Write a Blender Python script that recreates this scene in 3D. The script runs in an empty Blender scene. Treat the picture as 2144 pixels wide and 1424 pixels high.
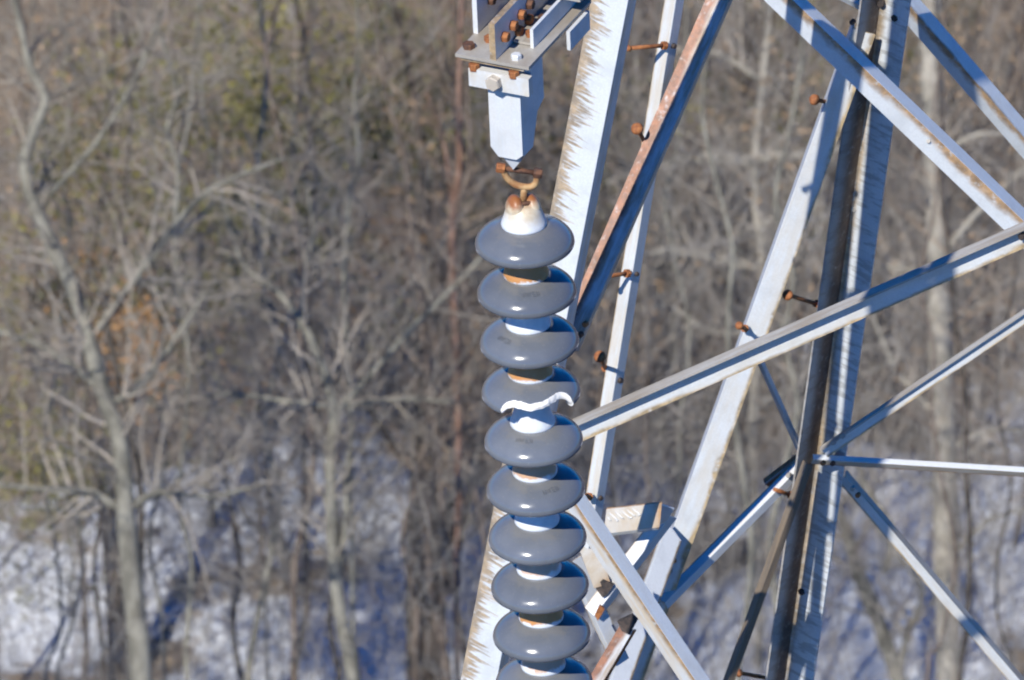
import bpy, bmesh, math, random
from mathutils import Vector, Matrix, noise as mnoise
R = math.radians
sc = bpy.context.scene
col = sc.collection

# ------------------------------------------------------------------ camera
CAM = Vector((0.0, 0.0, 47.5))
PITCH, ROLL = R(30.0), R(2.55)
D0 = 30.0                                   # metres to the insulator string
FPX = 24810.0                               # focal length in pixels of a 2144 wide picture
r0 = Vector((1, 0, 0)); fw = Vector((0, math.cos(PITCH), -math.sin(PITCH))); u0 = Vector((0, math.sin(PITCH), math.cos(PITCH)))
cr = r0 * math.cos(ROLL) - u0 * math.sin(ROLL)
cu = u0 * math.cos(ROLL) + r0 * math.sin(ROLL)
cd = bpy.data.cameras.new('camera'); cam = bpy.data.objects.new('camera', cd); col.objects.link(cam)
m = Matrix.Identity(4)
for i in range(3):
    m[i][0], m[i][1], m[i][2], m[i][3] = cr[i], cu[i], -fw[i], CAM[i]
cam.matrix_world = m
cd.sensor_fit = 'HORIZONTAL'; cd.sensor_width = 36.0; cd.lens = 36.0 * FPX / 2144.0
cd.clip_start = 0.5; cd.clip_end = 3000
cd.dof.use_dof = True; cd.dof.focus_distance = D0 + 1.2; cd.dof.aperture_fstop = 13.5
sc.camera = cam

# ------------------------------------------------------------------ sky, sun, exposure
SUN_EL, SUN_LEFT = R(43.5), R(29.0)         # the sun stands behind the camera, to its left
w = bpy.data.worlds.new('World'); sc.world = w; w.use_nodes = True
nt = w.node_tree; nt.nodes.clear()
sky = nt.nodes.new('ShaderNodeTexSky'); sky.sky_type = 'NISHITA'; sky.sun_disc = False
to_sun = Vector((-math.cos(SUN_EL) * math.sin(SUN_LEFT), -math.cos(SUN_EL) * math.cos(SUN_LEFT), math.sin(SUN_EL)))
sky.sun_elevation = SUN_EL; sky.sun_rotation = math.atan2(to_sun.x, to_sun.y)
sky.air_density = 1.0; sky.dust_density = 0.0; sky.ozone_density = 10.0; sky.altitude = 3000
bg = nt.nodes.new('ShaderNodeBackground'); bg.inputs[1].default_value = 0.13
wo = nt.nodes.new('ShaderNodeOutputWorld')
hs = nt.nodes.new('ShaderNodeHueSaturation'); hs.inputs['Saturation'].default_value = 1.6; hs.inputs['Hue'].default_value = 0.509     # a deep clear winter blue
nt.links.new(sky.outputs[0], hs.inputs['Color']); nt.links.new(hs.outputs[0], bg.inputs[0]); nt.links.new(bg.outputs[0], wo.inputs[0])
sd = bpy.data.lights.new('sun', 'SUN'); sd.energy = 5.0; sd.angle = R(0.53); sd.color = (1.0, 0.97, 0.90)
so = bpy.data.objects.new('sun', sd); col.objects.link(so)
so.rotation_euler = (-to_sun).to_track_quat('-Z', 'Y').to_euler(); so.location = (-20, -20, 80)
sc.view_settings.view_transform = 'Standard'; sc.view_settings.look = 'None'
sc.view_settings.exposure = 0.2; sc.view_settings.gamma = 1.0
sc.cycles.max_bounces = 3; sc.cycles.diffuse_bounces = 1; sc.cycles.glossy_bounces = 2
sc.cycles.use_denoising = True; sc.cycles.adaptive_threshold = 0.045; sc.cycles.filter_width = 2.0

# ------------------------------------------------------------------ helpers: rays
def ray(px, py):
    return fw + cr * ((px - 1072.0) / FPX) + cu * ((712.0 - py) / FPX)
def at_d(px, py, d):                        # point of the ray at depth d
    return CAM + ray(px, py) * d
S_TOP = at_d(1094, 395, D0)                 # the string hangs from here
def at(px, py, Y):                          # point of the ray in the upright plane Y metres behind the string
    d = ray(px, py); return CAM + d * ((S_TOP.y + Y - CAM.y) / d.y)
TW = R(26.0)                                # the tower stands turned by this much
E1 = Vector((math.cos(TW), -math.sin(TW), 0)); E2 = Vector((math.sin(TW), math.cos(TW), 0)); EZ = Vector((0, 0, 1))

# ------------------------------------------------------------------ helpers: objects
def tag(o, label=None, cat=None, group=None, kind=None):
    if label: o['label'] = label
    if cat: o['category'] = cat
    if group: o['group'] = group
    if kind: o['kind'] = kind
    return o
def empty(name, loc):
    o = bpy.data.objects.new(name, None); col.objects.link(o); o.location = loc; o.empty_display_size = 0.1
    return o
def adopt(o, parent):
    if parent is not None:
        o.parent = parent
        o.matrix_parent_inverse = Matrix.Identity(4)
class MB:
    """collects points, faces, uvs; build() links them as ONE mesh object, stored relative to origin"""
    def __init__(self): self.v = []; self.f = []; self.uv = []; self.mi = []; self.sm = []
    def quad(self, ids, mi=0, uv=None, smooth=False):
        self.f.append(tuple(ids)); self.mi.append(mi); self.uv.append(uv); self.sm.append(smooth)
    def add(self, p): self.v.append(tuple(p)); return len(self.v) - 1
    def build(self, name, mats, parent=None, origin=None, sharp=None):
        me = bpy.data.meshes.new(name)
        org = Vector(origin) if origin is not None else (Vector((0, 0, 0)))
        vs = [(a - org.x, b - org.y, c - org.z) for a, b, c in self.v]
        me.from_pydata(vs, [], self.f)
        for mt in (mats if isinstance(mats, (list, tuple)) else [mats]): me.materials.append(mt)
        me.polygons.foreach_set('material_index', self.mi)
        me.polygons.foreach_set('use_smooth', self.sm)
        if any(u is not None for u in self.uv):
            L = me.uv_layers.new(name='UVMap')
            k = 0
            for f, u in zip(self.f, self.uv):
                for j in range(len(f)):
                    L.data[k].uv = u[j] if u is not None else (0.5, 0.0)
                    k += 1
        if sharp is not None:
            try: me.set_sharp_from_angle(angle=sharp)
            except Exception: pass
        me.update()
        o = bpy.data.objects.new(name, me); col.objects.link(o)
        if parent is not None:
            adopt(o, parent); o.location = org - world_loc(parent)
        else: o.location = org
        return o
def world_loc(o):
    p = Vector((0, 0, 0))
    while o is not None:
        p += o.location; o = o.parent
    return p
def tube(mb, pts, rads, sides=6, mi=0, cap=True, smooth=True):
    n = len(pts); rings = []; prev = None
    for i, p in enumerate(pts):
        t = (pts[min(i + 1, n - 1)] - pts[max(i - 1, 0)])
        if t.length < 1e-9: t = Vector((0, 0, 1))
        t.normalize()
        if prev is None:
            a = t.orthogonal().normalized()
        else:
            a = (prev - t * prev.dot(t))
            a = a.normalized() if a.length > 1e-6 else t.orthogonal().normalized()
        prev = a; b = t.cross(a); rings.append([])
        for k in range(sides):
            an = 2 * math.pi * k / sides
            rings[-1].append(mb.add(p + (a * math.cos(an) + b * math.sin(an)) * rads[i]))
    for i in range(n - 1):
        for k in range(sides):
            k2 = (k + 1) % sides
            mb.quad((rings[i][k], rings[i][k2], rings[i + 1][k2], rings[i + 1][k]), mi, None, smooth)
    if cap:
        mb.quad(tuple(reversed(rings[0])), mi); mb.quad(tuple(rings[-1]), mi)
def prism(mb, poly, ext, mi=0):
    """flat polygon (world points) thickened by vector ext; uv: 0..1 over its box"""
    n = len(poly); P = [Vector(p) for p in poly]
    a = [mb.add(p) for p in P]; b = [mb.add(p + ext) for p in P]
    nrm = Vector((0, 0, 0))
    for i in range(n): nrm += P[i].cross(P[(i + 1) % n])
    flip = nrm.dot(ext) > 0
    e = (P[1] - P[0]).normalized(); g = nrm.normalized().cross(e)
    xs = [(p - P[0]).dot(e) for p in P]; ys = [(p - P[0]).dot(g) for p in P]
    x0, x1, y0, y1 = min(xs), max(xs), min(ys), max(ys)
    uv = [((x - x0) / max(x1 - x0, 1e-6), (y - y0)) for x, y in zip(xs, ys)]
    if flip:
        mb.quad(a[::-1], mi, uv[::-1]); mb.quad(b, mi, uv)
    else:
        mb.quad(a, mi, uv); mb.quad(b[::-1], mi, uv[::-1])
    for i in range(n):
        j = (i + 1) % n
        q = (a[i], a[j], b[j], b[i]) if flip else (a[j], a[i], b[i], b[j])
        mb.quad(q, mi, [(0.98, 0), (0.98, .01), (1, .01), (1, 0)])
def lathe(mb, prof, c, ax, ex, seg=40, mi=0, smooth=True, close=False):
    """prof: list of (r, h); axis ax through c"""
    ey = ax.cross(ex); rings = []
    for r, h in prof:
        if r < 1e-6: rings.append([mb.add(c + ax * h)])
        else: rings.append([mb.add(c + ax * h + (ex * math.cos(2 * math.pi * k / seg) + ey * math.sin(2 * math.pi * k / seg)) * r) for k in range(seg)])
    for i in range(len(prof) - 1):
        A, B = rings[i], rings[i + 1]
        for k in range(seg):
            k2 = (k + 1) % seg
            if len(A) == 1 and len(B) == 1: continue
            if len(A) == 1: mb.quad((A[0], B[k2], B[k]), mi, None, smooth)
            elif len(B) == 1: mb.quad((A[k], A[k2], B[0]), mi, None, smooth)
            else: mb.quad((A[k], A[k2], B[k2], B[k]), mi, None, smooth)

# ------------------------------------------------------------------ materials
def new_mat(name):
    mt = bpy.data.materials.new(name); mt.use_nodes = True
    n = mt.node_tree.nodes; l = mt.node_tree.links
    b = n['Principled BSDF']
    return mt, n, l, b
def mth(n, l, op, a, b=None, c=None, clamp=False):
    x = n.new('ShaderNodeMath'); x.operation = op; x.use_clamp = clamp
    for i, v in enumerate((a, b, c)):
        if v is None: continue
        if isinstance(v, (int, float)): x.inputs[i].default_value = v
        else: l.new(v, x.inputs[i])
    return x.outputs[0]
def mixc(n, l, fac, a, b):
    x = n.new('ShaderNodeMix'); x.data_type = 'RGBA'; x.clamp_factor = True
    if isinstance(fac, (int, float)): x.inputs[0].default_value = fac
    else: l.new(fac, x.inputs[0])
    for i, v in ((6, a), (7, b)):
        if isinstance(v, tuple): x.inputs[i].default_value = (*v, 1)
        else: l.new(v, x.inputs[i])
    return x.outputs[2]
def ramp(n, l, v, lo, hi):
    x = n.new('ShaderNodeMapRange'); x.interpolation_type = 'SMOOTHSTEP'
    l.new(v, x.inputs[0]); x.inputs[1].default_value = lo; x.inputs[2].default_value = hi
    return x.outputs[0]
def nz(n, l, vec, scale, detail=2.0, rough=0.5):
    x = n.new('ShaderNodeTexNoise'); x.inputs['Scale'].default_value = scale
    x.inputs['Detail'].default_value = detail; x.inputs['Roughness'].default_value = rough
    if vec is not None: l.new(vec, x.inputs['Vector'])
    return x.outputs[0]
def comb(n, l, a, b, c):
    x = n.new('ShaderNodeCombineXYZ')
    for i, v in enumerate((a, b, c)):
        if isinstance(v, (int, float)): x.inputs[i].default_value = v
        else: l.new(v, x.inputs[i])
    return x.outputs[0]

TAN = (0.40, 0.27, 0.135); ORANGE = (0.30, 0.10, 0.035); BROWN = (0.10, 0.055, 0.028); CREAM = (0.60, 0.50, 0.35)
ZINC = (0.70, 0.725, 0.74)
def steel(name, base=ZINC, edge=None, crease=None, drip=None, wash=0.0, wash_col=CREAM, rough=0.46, seed=0.0):
    """galvanised steel. uv.x 0 at the heel .. 1 at the flange's edge, uv.y metres along.
    edge / crease = (reach, teeth, teeth per metre, softness, colour); drip = (strength, per metre, colour)"""
    mt, n, l, b = new_mat(name)
    uvn = n.new('ShaderNodeUVMap'); uvn.uv_map = 'UVMap'
    sp = n.new('ShaderNodeSeparateXYZ'); l.new(uvn.outputs[0], sp.inputs[0]); U, V = sp.outputs[0], sp.outputs[1]
    tc = n.new('ShaderNodeTexCoord')
    fine = nz(n, l, tc.outputs['Object'], 170.0, 3.0, 0.6)
    broad = nz(n, l, tc.outputs['Object'], 11.0, 4.0, 0.6)
    c = mixc(n, l, ramp(n, l, fine, 0.35, 0.68), tuple(x * 0.95 for x in base), tuple(min(1, x * 1.03) for x in base))
    c = mixc(n, l, mth(n, l, 'MULTIPLY', ramp(n, l, broad, 0.45, 0.72), 0.5), c, tuple(x * 0.72 for x in base))
    # long scratches and runs along the bar
    run = nz(n, l, comb(n, l, mth(n, l, 'MULTIPLY', U, 14.0), mth(n, l, 'MULTIPLY', V, 2.2), seed), 1.0, 4.0, 0.65)
    c = mixc(n, l, mth(n, l, 'MULTIPLY', ramp(n, l, run, 0.5, 0.8), 0.30), c, tuple(x * y for x, y in zip(base, (0.78, 0.74, 0.68))))
    if wash:
        wn = nz(n, l, comb(n, l, mth(n, l, 'MULTIPLY', U, 2.0), mth(n, l, 'MULTIPLY', V, 5.0), seed + 3), 1.0, 5.0, 0.65)
        c = mixc(n, l, mth(n, l, 'MULTIPLY', ramp(n, l, wn, 0.32, 0.68), wash), c, wash_col)
    if drip:
        dn = nz(n, l, comb(n, l, mth(n, l, 'ADD', mth(n, l, 'MULTIPLY', V, drip[1]), mth(n, l, 'MULTIPLY', U, 0.6)), mth(n, l, 'MULTIPLY', U, 0.9), seed + 7), 1.0, 3.0, 0.6)
        c = mixc(n, l, mth(n, l, 'MULTIPLY', ramp(n, l, dn, 0.47, 0.60), drip[0]), c, drip[2])
    rmask = None
    for q, mode in ((edge, 'e'), (crease, 'c')):
        if not q: continue
        reach, teeth, per, soft, colr = q
        e = mth(n, l, 'SUBTRACT', 1.0, U) if mode == 'e' else U
        t1 = nz(n, l, comb(n, l, mth(n, l, 'MULTIPLY', V, per), mth(n, l, 'MULTIPLY', U, 1.0), seed + (1 if mode == 'e' else 5)), 1.0, 3.0, 0.62)
        t2 = nz(n, l, comb(n, l, mth(n, l, 'MULTIPLY', V, per * 0.09), 0.0, seed + 9), 1.0, 2.0, 0.5)
        jit = nz(n, l, comb(n, l, mth(n, l, 'MULTIPLY', V, per * 0.8), 0.0, seed + 21), 1.0, 2.0, 0.6)
        ph = mth(n, l, 'ADD', mth(n, l, 'MULTIPLY', V, per), mth(n, l, 'ADD', mth(n, l, 'MULTIPLY', jit, 2.2), mth(n, l, 'MULTIPLY', U, 0.5)))
        tri = mth(n, l, 'MULTIPLY', mth(n, l, 'PINGPONG', ph, 0.5), 2.0)
        spike = mth(n, l, 'MULTIPLY', mth(n, l, 'POWER', tri, 1.7), ramp(n, l, t1, 0.25, 0.72))
        tri2 = mth(n, l, 'MULTIPLY', mth(n, l, 'PINGPONG', mth(n, l, 'ADD', mth(n, l, 'MULTIPLY', ph, 2.37), mth(n, l, 'MULTIPLY', t1, 1.5)), 0.5), 2.0)
        spike = mth(n, l, 'MAXIMUM', spike, mth(n, l, 'MULTIPLY', mth(n, l, 'POWER', tri2, 1.5), mth(n, l, 'MULTIPLY', ramp(n, l, jit, 0.35, 0.75), 0.8)))
        if per < 30: tooth = mth(n, l, 'MULTIPLY', mth(n, l, 'SUBTRACT', t1, 0.42), teeth)
        else: tooth = mth(n, l, 'MULTIPLY', mth(n, l, 'ADD', spike, mth(n, l, 'MULTIPLY', mth(n, l, 'SUBTRACT', t1, 0.5), 0.35)), teeth)
        lim = mth(n, l, 'MULTIPLY', mth(n, l, 'ADD', tooth, reach), ramp(n, l, t2, 0.2, 0.5))
        mk = ramp(n, l, mth(n, l, 'SUBTRACT', lim, e), -soft, soft)
        if per >= 30:
            st = nz(n, l, comb(n, l, mth(n, l, 'ADD', mth(n, l, 'MULTIPLY', V, per * 2.6), mth(n, l, 'MULTIPLY', U, 2.0)), mth(n, l, 'MULTIPLY', U, 1.1), seed + 31), 1.0, 3.0, 0.55)
            thr = mth(n, l, 'ADD', mth(n, l, 'MULTIPLY', e, 0.50), mth(n, l, 'SUBTRACT', 0.42, mth(n, l, 'MULTIPLY', t2, 0.20)))
            mk = mth(n, l, 'MAXIMUM', mth(n, l, 'MULTIPLY', ramp(n, l, mth(n, l, 'SUBTRACT', st, thr), -0.08, 0.13), 0.9), mth(n, l, 'MULTIPLY', ramp(n, l, mth(n, l, 'SUBTRACT', mth(n, l, 'MULTIPLY', t1, 0.24), e), -0.05, 0.07), 0.85))
        bn = nz(n, l, tc.outputs['Object'], 45.0, 4.0, 0.7)
        mk = mth(n, l, 'MULTIPLY', mk, ramp(n, l, bn, 0.18, 0.48))
        rc = mixc(n, l, ramp(n, l, nz(n, l, tc.outputs['Object'], 28.0, 4.0, 0.7), 0.35, 0.7), tuple(x * 0.6 for x in colr), tuple(min(1, x * 1.3) for x in colr))
        c = mixc(n, l, mth(n, l, 'MULTIPLY', mk, 0.92), c, rc)
        rmask = mk
    l.new(c, b.inputs['Base Color'])
    b.inputs['Metallic'].default_value = 0.12
    ro = n.new('ShaderNodeMapRange'); l.new(broad, ro.inputs[0]); ro.inputs[3].default_value = rough - 0.1; ro.inputs[4].default_value = rough + 0.16
    l.new(ro.outputs[0], b.inputs['Roughness'])
    bp = n.new('ShaderNodeBump'); bp.inputs['Strength'].default_value = 0.12; bp.inputs['Distance'].default_value = 0.001
    l.new(nz(n, l, tc.outputs['Object'], 120.0, 4.0, 0.6), bp.inputs['Height']); l.new(bp.outputs[0], b.inputs['Normal'])
    return mt
def rusty(name, a, bcol, scale=60.0, rough=0.8, zinc=0.0):
    mt, n, l, b = new_mat(name); tc = n.new('ShaderNodeTexCoord')
    k = nz(n, l, tc.outputs['Object'], scale, 5.0, 0.65)
    c = mixc(n, l, ramp(n, l, k, 0.34, 0.66), a, bcol)
    if zinc:
        c = mixc(n, l, mth(n, l, 'MULTIPLY', ramp(n, l, nz(n, l, tc.outputs['Object'], scale * 0.5, 4.0, 0.6), 0.48, 0.62), zinc), c, (0.5, 0.48, 0.44))
    l.new(c, b.inputs['Base Color']); b.inputs['Roughness'].default_value = rough
    bp = n.new('ShaderNodeBump'); bp.inputs['Strength'].default_value = 0.5; bp.inputs['Distance'].default_value = 0.001
    l.new(k, bp.inputs['Height']); l.new(bp.outputs[0], b.inputs['Normal'])
    return mt

M = {}
M['leg_wide'] = steel('galvanised_leg_rust_teeth', edge=(0.10, 0.62, 34.0, 0.045, TAN), seed=1)
M['leg_side'] = steel('galvanised_leg_side_cream', wash=0.75, seed=2)
M['plain'] = steel('galvanised_plain', wash=0.22, seed=3)
M['cream'] = steel('galvanised_cream_weathered', wash=0.7, wash_col=(0.62, 0.53, 0.40), edge=(0.05, 0.2, 12, 0.06, TAN), seed=4)
M['creamrust'] = steel('galvanised_cream_rust_heel', wash=0.9, wash_col=(0.66, 0.54, 0.38), crease=(0.22, 0.6, 4, 0.2, (0.44, 0.26, 0.11)), seed=14)
M['rustedge'] = steel('galvanised_orange_rust_edge', base=(0.50, 0.52, 0.55), edge=(0.55, 0.5, 9.0, 0.16, (0.24, 0.088, 0.035)), wash=0.95, wash_col=(0.28, 0.20, 0.125), seed=5)
M['heelrust'] = steel('galvanised_rust_at_heel', crease=(0.26, 0.9, 9.0, 0.20, (0.42, 0.25, 0.11)), seed=6)
M['heelrust_b'] = steel('galvanised_rust_at_heel_light', crease=(0.05, 0.5, 9.0, 0.12, (0.32, 0.22, 0.13)), seed=16)
M['white'] = steel('galvanised_white_stained_edges', edge=(0.10, 0.6, 7.0, 0.09, (0.48, 0.34, 0.17)), wash=0.4, seed=7)
M['drip'] = steel('galvanised_with_runs', crease=(0.12, 0.35, 6.0, 0.15, (0.42, 0.30, 0.17)), drip=(0.75, 48.0, (0.40, 0.40, 0.385)), seed=8)
M['dirty'] = steel('galvanised_brown_inside_heel', base=(0.44, 0.42, 0.39), crease=(0.62, 0.25, 5.0, 0.25, (0.12, 0.065, 0.035)), drip=(0.4, 30.0, (0.22, 0.17, 0.12)), seed=9)
M['grey'] = steel('galvanised_grey', base=(0.50, 0.52, 0.55), edge=(0.02, 0.3, 9.0, 0.06, (0.3, 0.22, 0.14)), seed=10)
M['grime'] = steel('galvanised_grey_grime', base=(0.46, 0.44, 0.40), wash=0.75, wash_col=(0.30, 0.24, 0.17), seed=11)
M['stain'] = steel('galvanised_tan_stained_plate', base=(0.58, 0.55, 0.50), wash=0.7, wash_col=(0.45, 0.33, 0.19), edge=(0.08, 0.5, 10, 0.15, (0.40, 0.22, 0.09)), seed=12)
M['bronze'] = steel('galvanised_dark_brown_film', base=(0.16, 0.13, 0.10), wash=0.6, wash_col=(0.30, 0.22, 0.14), seed=17)
M['rust'] = rusty('rust_orange_brown', (0.20, 0.065, 0.022), (0.40, 0.155, 0.05))
M['rustdark'] = rusty('rust_dark', (0.055, 0.028, 0.02), (0.16, 0.07, 0.035))
M['shackle'] = rusty('rust_tan_shackle', (0.30, 0.13, 0.045), (0.50, 0.32, 0.15), 40)
M['darknut_shade'] = rusty('dark_nut_and_plate_shade', (0.02, 0.018, 0.018), (0.07, 0.05, 0.04))  # dark nuts; on two gussets this near-black stands in for shade
M['capwhite'] = None

# porcelain glaze
def glaze():
    mt, n, l, b = new_mat('grey_porcelain_glaze'); tc = n.new('ShaderNodeTexCoord')
    k = nz(n, l, tc.outputs['Object'], 14.0, 3.0, 0.5)
    c = mixc(n, l, ramp(n, l, k, 0.3, 0.7), (0.122, 0.134, 0.156), (0.146, 0.158, 0.180))
    d = nz(n, l, tc.outputs['Object'], 220.0, 2.0, 0.5)
    c = mixc(n, l, mth(n, l, 'MULTIPLY', ramp(n, l, d, 0.62, 0.75), 0.25), c, (0.30, 0.29, 0.27))
    oi = n.new('ShaderNodeObjectInfo')                        # each disc glazed and soiled a little differently
    hv = n.new('ShaderNodeHueSaturation'); l.new(c, hv.inputs['Color'])
    l.new(mth(n, l, 'ADD', mth(n, l, 'MULTIPLY', oi.outputs['Random'], 0.26), 0.87), hv.inputs['Value'])
    vl = n.new('ShaderNodeVectorMath'); vl.operation = 'LENGTH'; l.new(tc.outputs['Object'], vl.inputs[0])
    dn = nz(n, l, tc.outputs['Object'], 34.0, 5.0, 0.65)
    dirt = mth(n, l, 'MULTIPLY', ramp(n, l, mth(n, l, 'SUBTRACT', mth(n, l, 'ADD', 0.048, mth(n, l, 'MULTIPLY', dn, 0.075)), vl.outputs['Value']), -0.012, 0.02), 0.42)
    c = mixc(n, l, dirt, hv.outputs[0], (0.20, 0.185, 0.16))
    l.new(c, b.inputs['Base Color'])
    ro = n.new('ShaderNodeMapRange'); l.new(dn, ro.inputs[0]); ro.inputs[1].default_value = 0.3; ro.inputs[2].default_value = 0.75; ro.inputs[3].default_value = 0.10; ro.inputs[4].default_value = 0.24
    l.new(ro.outputs[0], b.inputs['Roughness']); b.inputs['Specular IOR Level'].default_value = 0.75
    return mt
M['glaze'] = glaze()
M['fracture'] = rusty('white_broken_porcelain', (0.80, 0.76, 0.70), (0.86, 0.83, 0.78), 90.0, 0.6)
M['stamp'] = rusty('dark_stamp_ink', (0.045, 0.052, 0.065), (0.09, 0.098, 0.115), 160.0, 0.3)
def cap_mat(name, rust_amt, seed, top=False):
    """galvanised cap, rust growing from its top (object z) with runs"""
    mt, n, l, b = new_mat(name); tc = n.new('ShaderNodeTexCoord')
    mp = n.new('ShaderNodeMapping'); l.new(tc.outputs['Object'], mp.inputs[0]); mp.inputs['Location'].default_value = (seed, seed * 2.3, 0)
    sp = n.new('ShaderNodeSeparateXYZ'); l.new(tc.outputs['Object'], sp.inputs[0])
    k = nz(n, l, mp.outputs[0], 26.0, 5.0, 0.65)
    c = mixc(n, l, ramp(n, l, nz(n, l, mp.outputs[0], 60.0, 3.0), 0.35, 0.7), (0.66, 0.69, 0.72), (0.74, 0.76, 0.78))
    z = mth(n, l, 'ADD', sp.outputs[2], mth(n, l, 'MULTIPLY', mth(n, l, 'SUBTRACT', k, 0.5), 0.07 if top else 0.035))
    if top:
        c = mixc(n, l, mth(n, l, 'MULTIPLY', ramp(n, l, z, 0.004, 0.055), 0.85), c, (0.58, 0.46, 0.28))
        c = mixc(n, l, ramp(n, l, z, 0.046, 0.078), c, (0.30, 0.11, 0.035))
    else:
        c = mixc(n, l, mth(n, l, 'MULTIPLY', ramp(n, l, z, -0.001 + 0.016 * (1 - rust_amt), 0.006 + 0.02 * (1 - rust_amt)), min(1.0, rust_amt * 1.5)), c, (0.50, 0.23, 0.075))
        c = mixc(n, l, mth(n, l, 'MULTIPLY', ramp(n, l, k, 0.5, 0.72), 0.5 * rust_amt), c, (0.58, 0.42, 0.22))
    l.new(c, b.inputs['Base Color']); b.inputs['Roughness'].default_value = 0.42
    bp = n.new('ShaderNodeBump'); bp.inputs['Strength'].default_value = 0.25; bp.inputs['Distance'].default_value = 0.001
    l.new(k, bp.inputs['Height']); l.new(bp.outputs[0], b.inputs['Normal'])
    return mt

# wood, bark, leaves, ground
def bark(name, a, bcol, scale=9.0):
    mt, n, l, b = new_mat(name); tc = n.new('ShaderNodeTexCoord')
    mp = n.new('ShaderNodeMapping'); l.new(tc.outputs['Object'], mp.inputs[0]); mp.inputs['Scale'].default_value = (1, 1, 0.35)
    k = nz(n, l, mp.outputs[0], scale, 2.0, 0.65)
    l.new(mixc(n, l, ramp(n, l, k, 0.34, 0.66), a, bcol), b.inputs['Base Color']); b.inputs['Roughness'].default_value = 0.95
    b.inputs['Specular IOR Level'].default_value = 0.15
    return mt
M['bark_grey'] = bark('bark_pale_grey', (0.13, 0.122, 0.098), (0.25, 0.235, 0.19))
M['bark_pale'] = bark('bark_light', (0.24, 0.22, 0.18), (0.38, 0.345, 0.285))
M['bark_dark'] = bark('bark_dark', (0.035, 0.03, 0.026), (0.10, 0.085, 0.07))
M['bark_brown'] = bark('bark_brown', (0.09, 0.07, 0.055), (0.19, 0.15, 0.12))
M['bark_umber'] = bark('bark_dark_umber', (0.045, 0.036, 0.029), (0.125, 0.098, 0.075))
M['bark_red'] = bark('bark_reddish', (0.16, 0.09, 0.06), (0.30, 0.19, 0.14))
M['twig_grey'] = bark('twig_grey', (0.22, 0.192, 0.155), (0.43, 0.375, 0.31), 1.2)
M['twig_pale'] = bark('twig_pale', (0.30, 0.27, 0.23), (0.50, 0.46, 0.40), 1.2)
M['twig_brown'] = bark('twig_brown', (0.19, 0.138, 0.10), (0.39, 0.295, 0.21), 1.2)
M['twig_dark'] = bark('twig_dark', (0.05, 0.042, 0.035), (0.11, 0.092, 0.075), 1.2)
M['leaf_orange'] = bark('dry_leaf_orange', (0.24, 0.115, 0.04), (0.42, 0.23, 0.09), 3)
M['leaf_olive'] = bark('leaf_olive_green', (0.075, 0.072, 0.018), (0.25, 0.225, 0.06), 2)
M['leaf_tan'] = bark('dry_leaf_tan', (0.20, 0.13, 0.075), (0.36, 0.25, 0.15), 2)
def ground_mat():
    mt, n, l, b = new_mat('snow_and_leaf_litter'); tc = n.new('ShaderNodeTexCoord')
    sp = n.new('ShaderNodeSeparateXYZ'); l.new(tc.outputs['Object'], sp.inputs[0])
    k = nz(n, l, tc.outputs['Object'], 0.55, 6.0, 0.62)
    k2 = nz(n, l, tc.outputs['Object'], 5.0, 5.0, 0.7)
    litter = mixc(n, l, ramp(n, l, k2, 0.3, 0.7), (0.06, 0.045, 0.03), (0.31, 0.235, 0.16))
    g = ramp(n, l, mth(n, l, 'ABSOLUTE', mth(n, l, 'SUBTRACT', sp.outputs[1], 76.8)), 2.6, 5.6)
    v = mth(n, l, 'ADD', mth(n, l, 'ADD', k, mth(n, l, 'MULTIPLY', mth(n, l, 'SUBTRACT', k2, 0.5), 0.35)), mth(n, l, 'MULTIPLY', g, 0.26))
    f = ramp(n, l, v, 0.535, 0.635)
    litter = mixc(n, l, ramp(n, l, sp.outputs[1], 64.0, 72.0), (0.035, 0.030, 0.022), litter)      # unseen ground near the tower, darkened to cut light bounced onto it
    l.new(mixc(n, l, f, (0.84, 0.85, 0.87), litter), b.inputs['Base Color']); b.inputs['Roughness'].default_value = 0.75
    bp = n.new('ShaderNodeBump'); bp.inputs['Strength'].default_value = 0.6; bp.inputs['Distance'].default_value = 0.14
    l.new(k2, bp.inputs['Height']); l.new(bp.outputs[0], b.inputs['Normal'])
    return mt
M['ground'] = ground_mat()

# ------------------------------------------------------------------ ground
def gz(x, y):
    s = 0.0
    if y > 80: s = 0.16 * (y - 80) * min(1.0, (y - 80) / 8.0)
    if y > 130: s = 0.16 * 50 + (y - 130) * 0.02
    near = max(0.0, min(1.0, (260 - math.hypot(x, y - 80)) / 200))
    return s + near * (0.45 * mnoise.noise(Vector((x * .13, y * .13, 0))) + 0.16 * mnoise.noise(Vector((x * .5, y * .5, 3)))) - 0.2
def axis_vals(lo, hi, flo, fhi, fine, coarse):
    v = []; a = flo; st = fine
    while a < fhi: v.append(a); a += fine
    a = fhi; st = fine
    while a < hi: v.append(a); st = min(st * 1.35, coarse); a += st
    v.append(hi); a = flo; st = fine
    while a > lo:
        st = min(st * 1.35, coarse); a -= st; v.append(a)
    return sorted(set(v))
xs = axis_vals(-900, 900, -9, 9, 0.3, 120); ys = axis_vals(-500, 1500, 66, 108, 0.3, 120)
mb = MB()
for yy in ys:
    for xx in xs: mb.add((xx, yy, gz(xx, yy)))
nx = len(xs)
for j in range(len(ys) - 1):
    for i in range(nx - 1):
        a = j * nx + i; mb.quad((a, a + 1, a + 1 + nx, a + nx), 0, None, True)
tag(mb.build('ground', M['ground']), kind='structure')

# ------------------------------------------------------------------ lattice tower
tower = empty('lattice_tower', at(1314, 1500, 0.4))
tag(tower, 'white galvanised steel lattice tower of rust stained angle bars on the right', 'tower')

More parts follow.
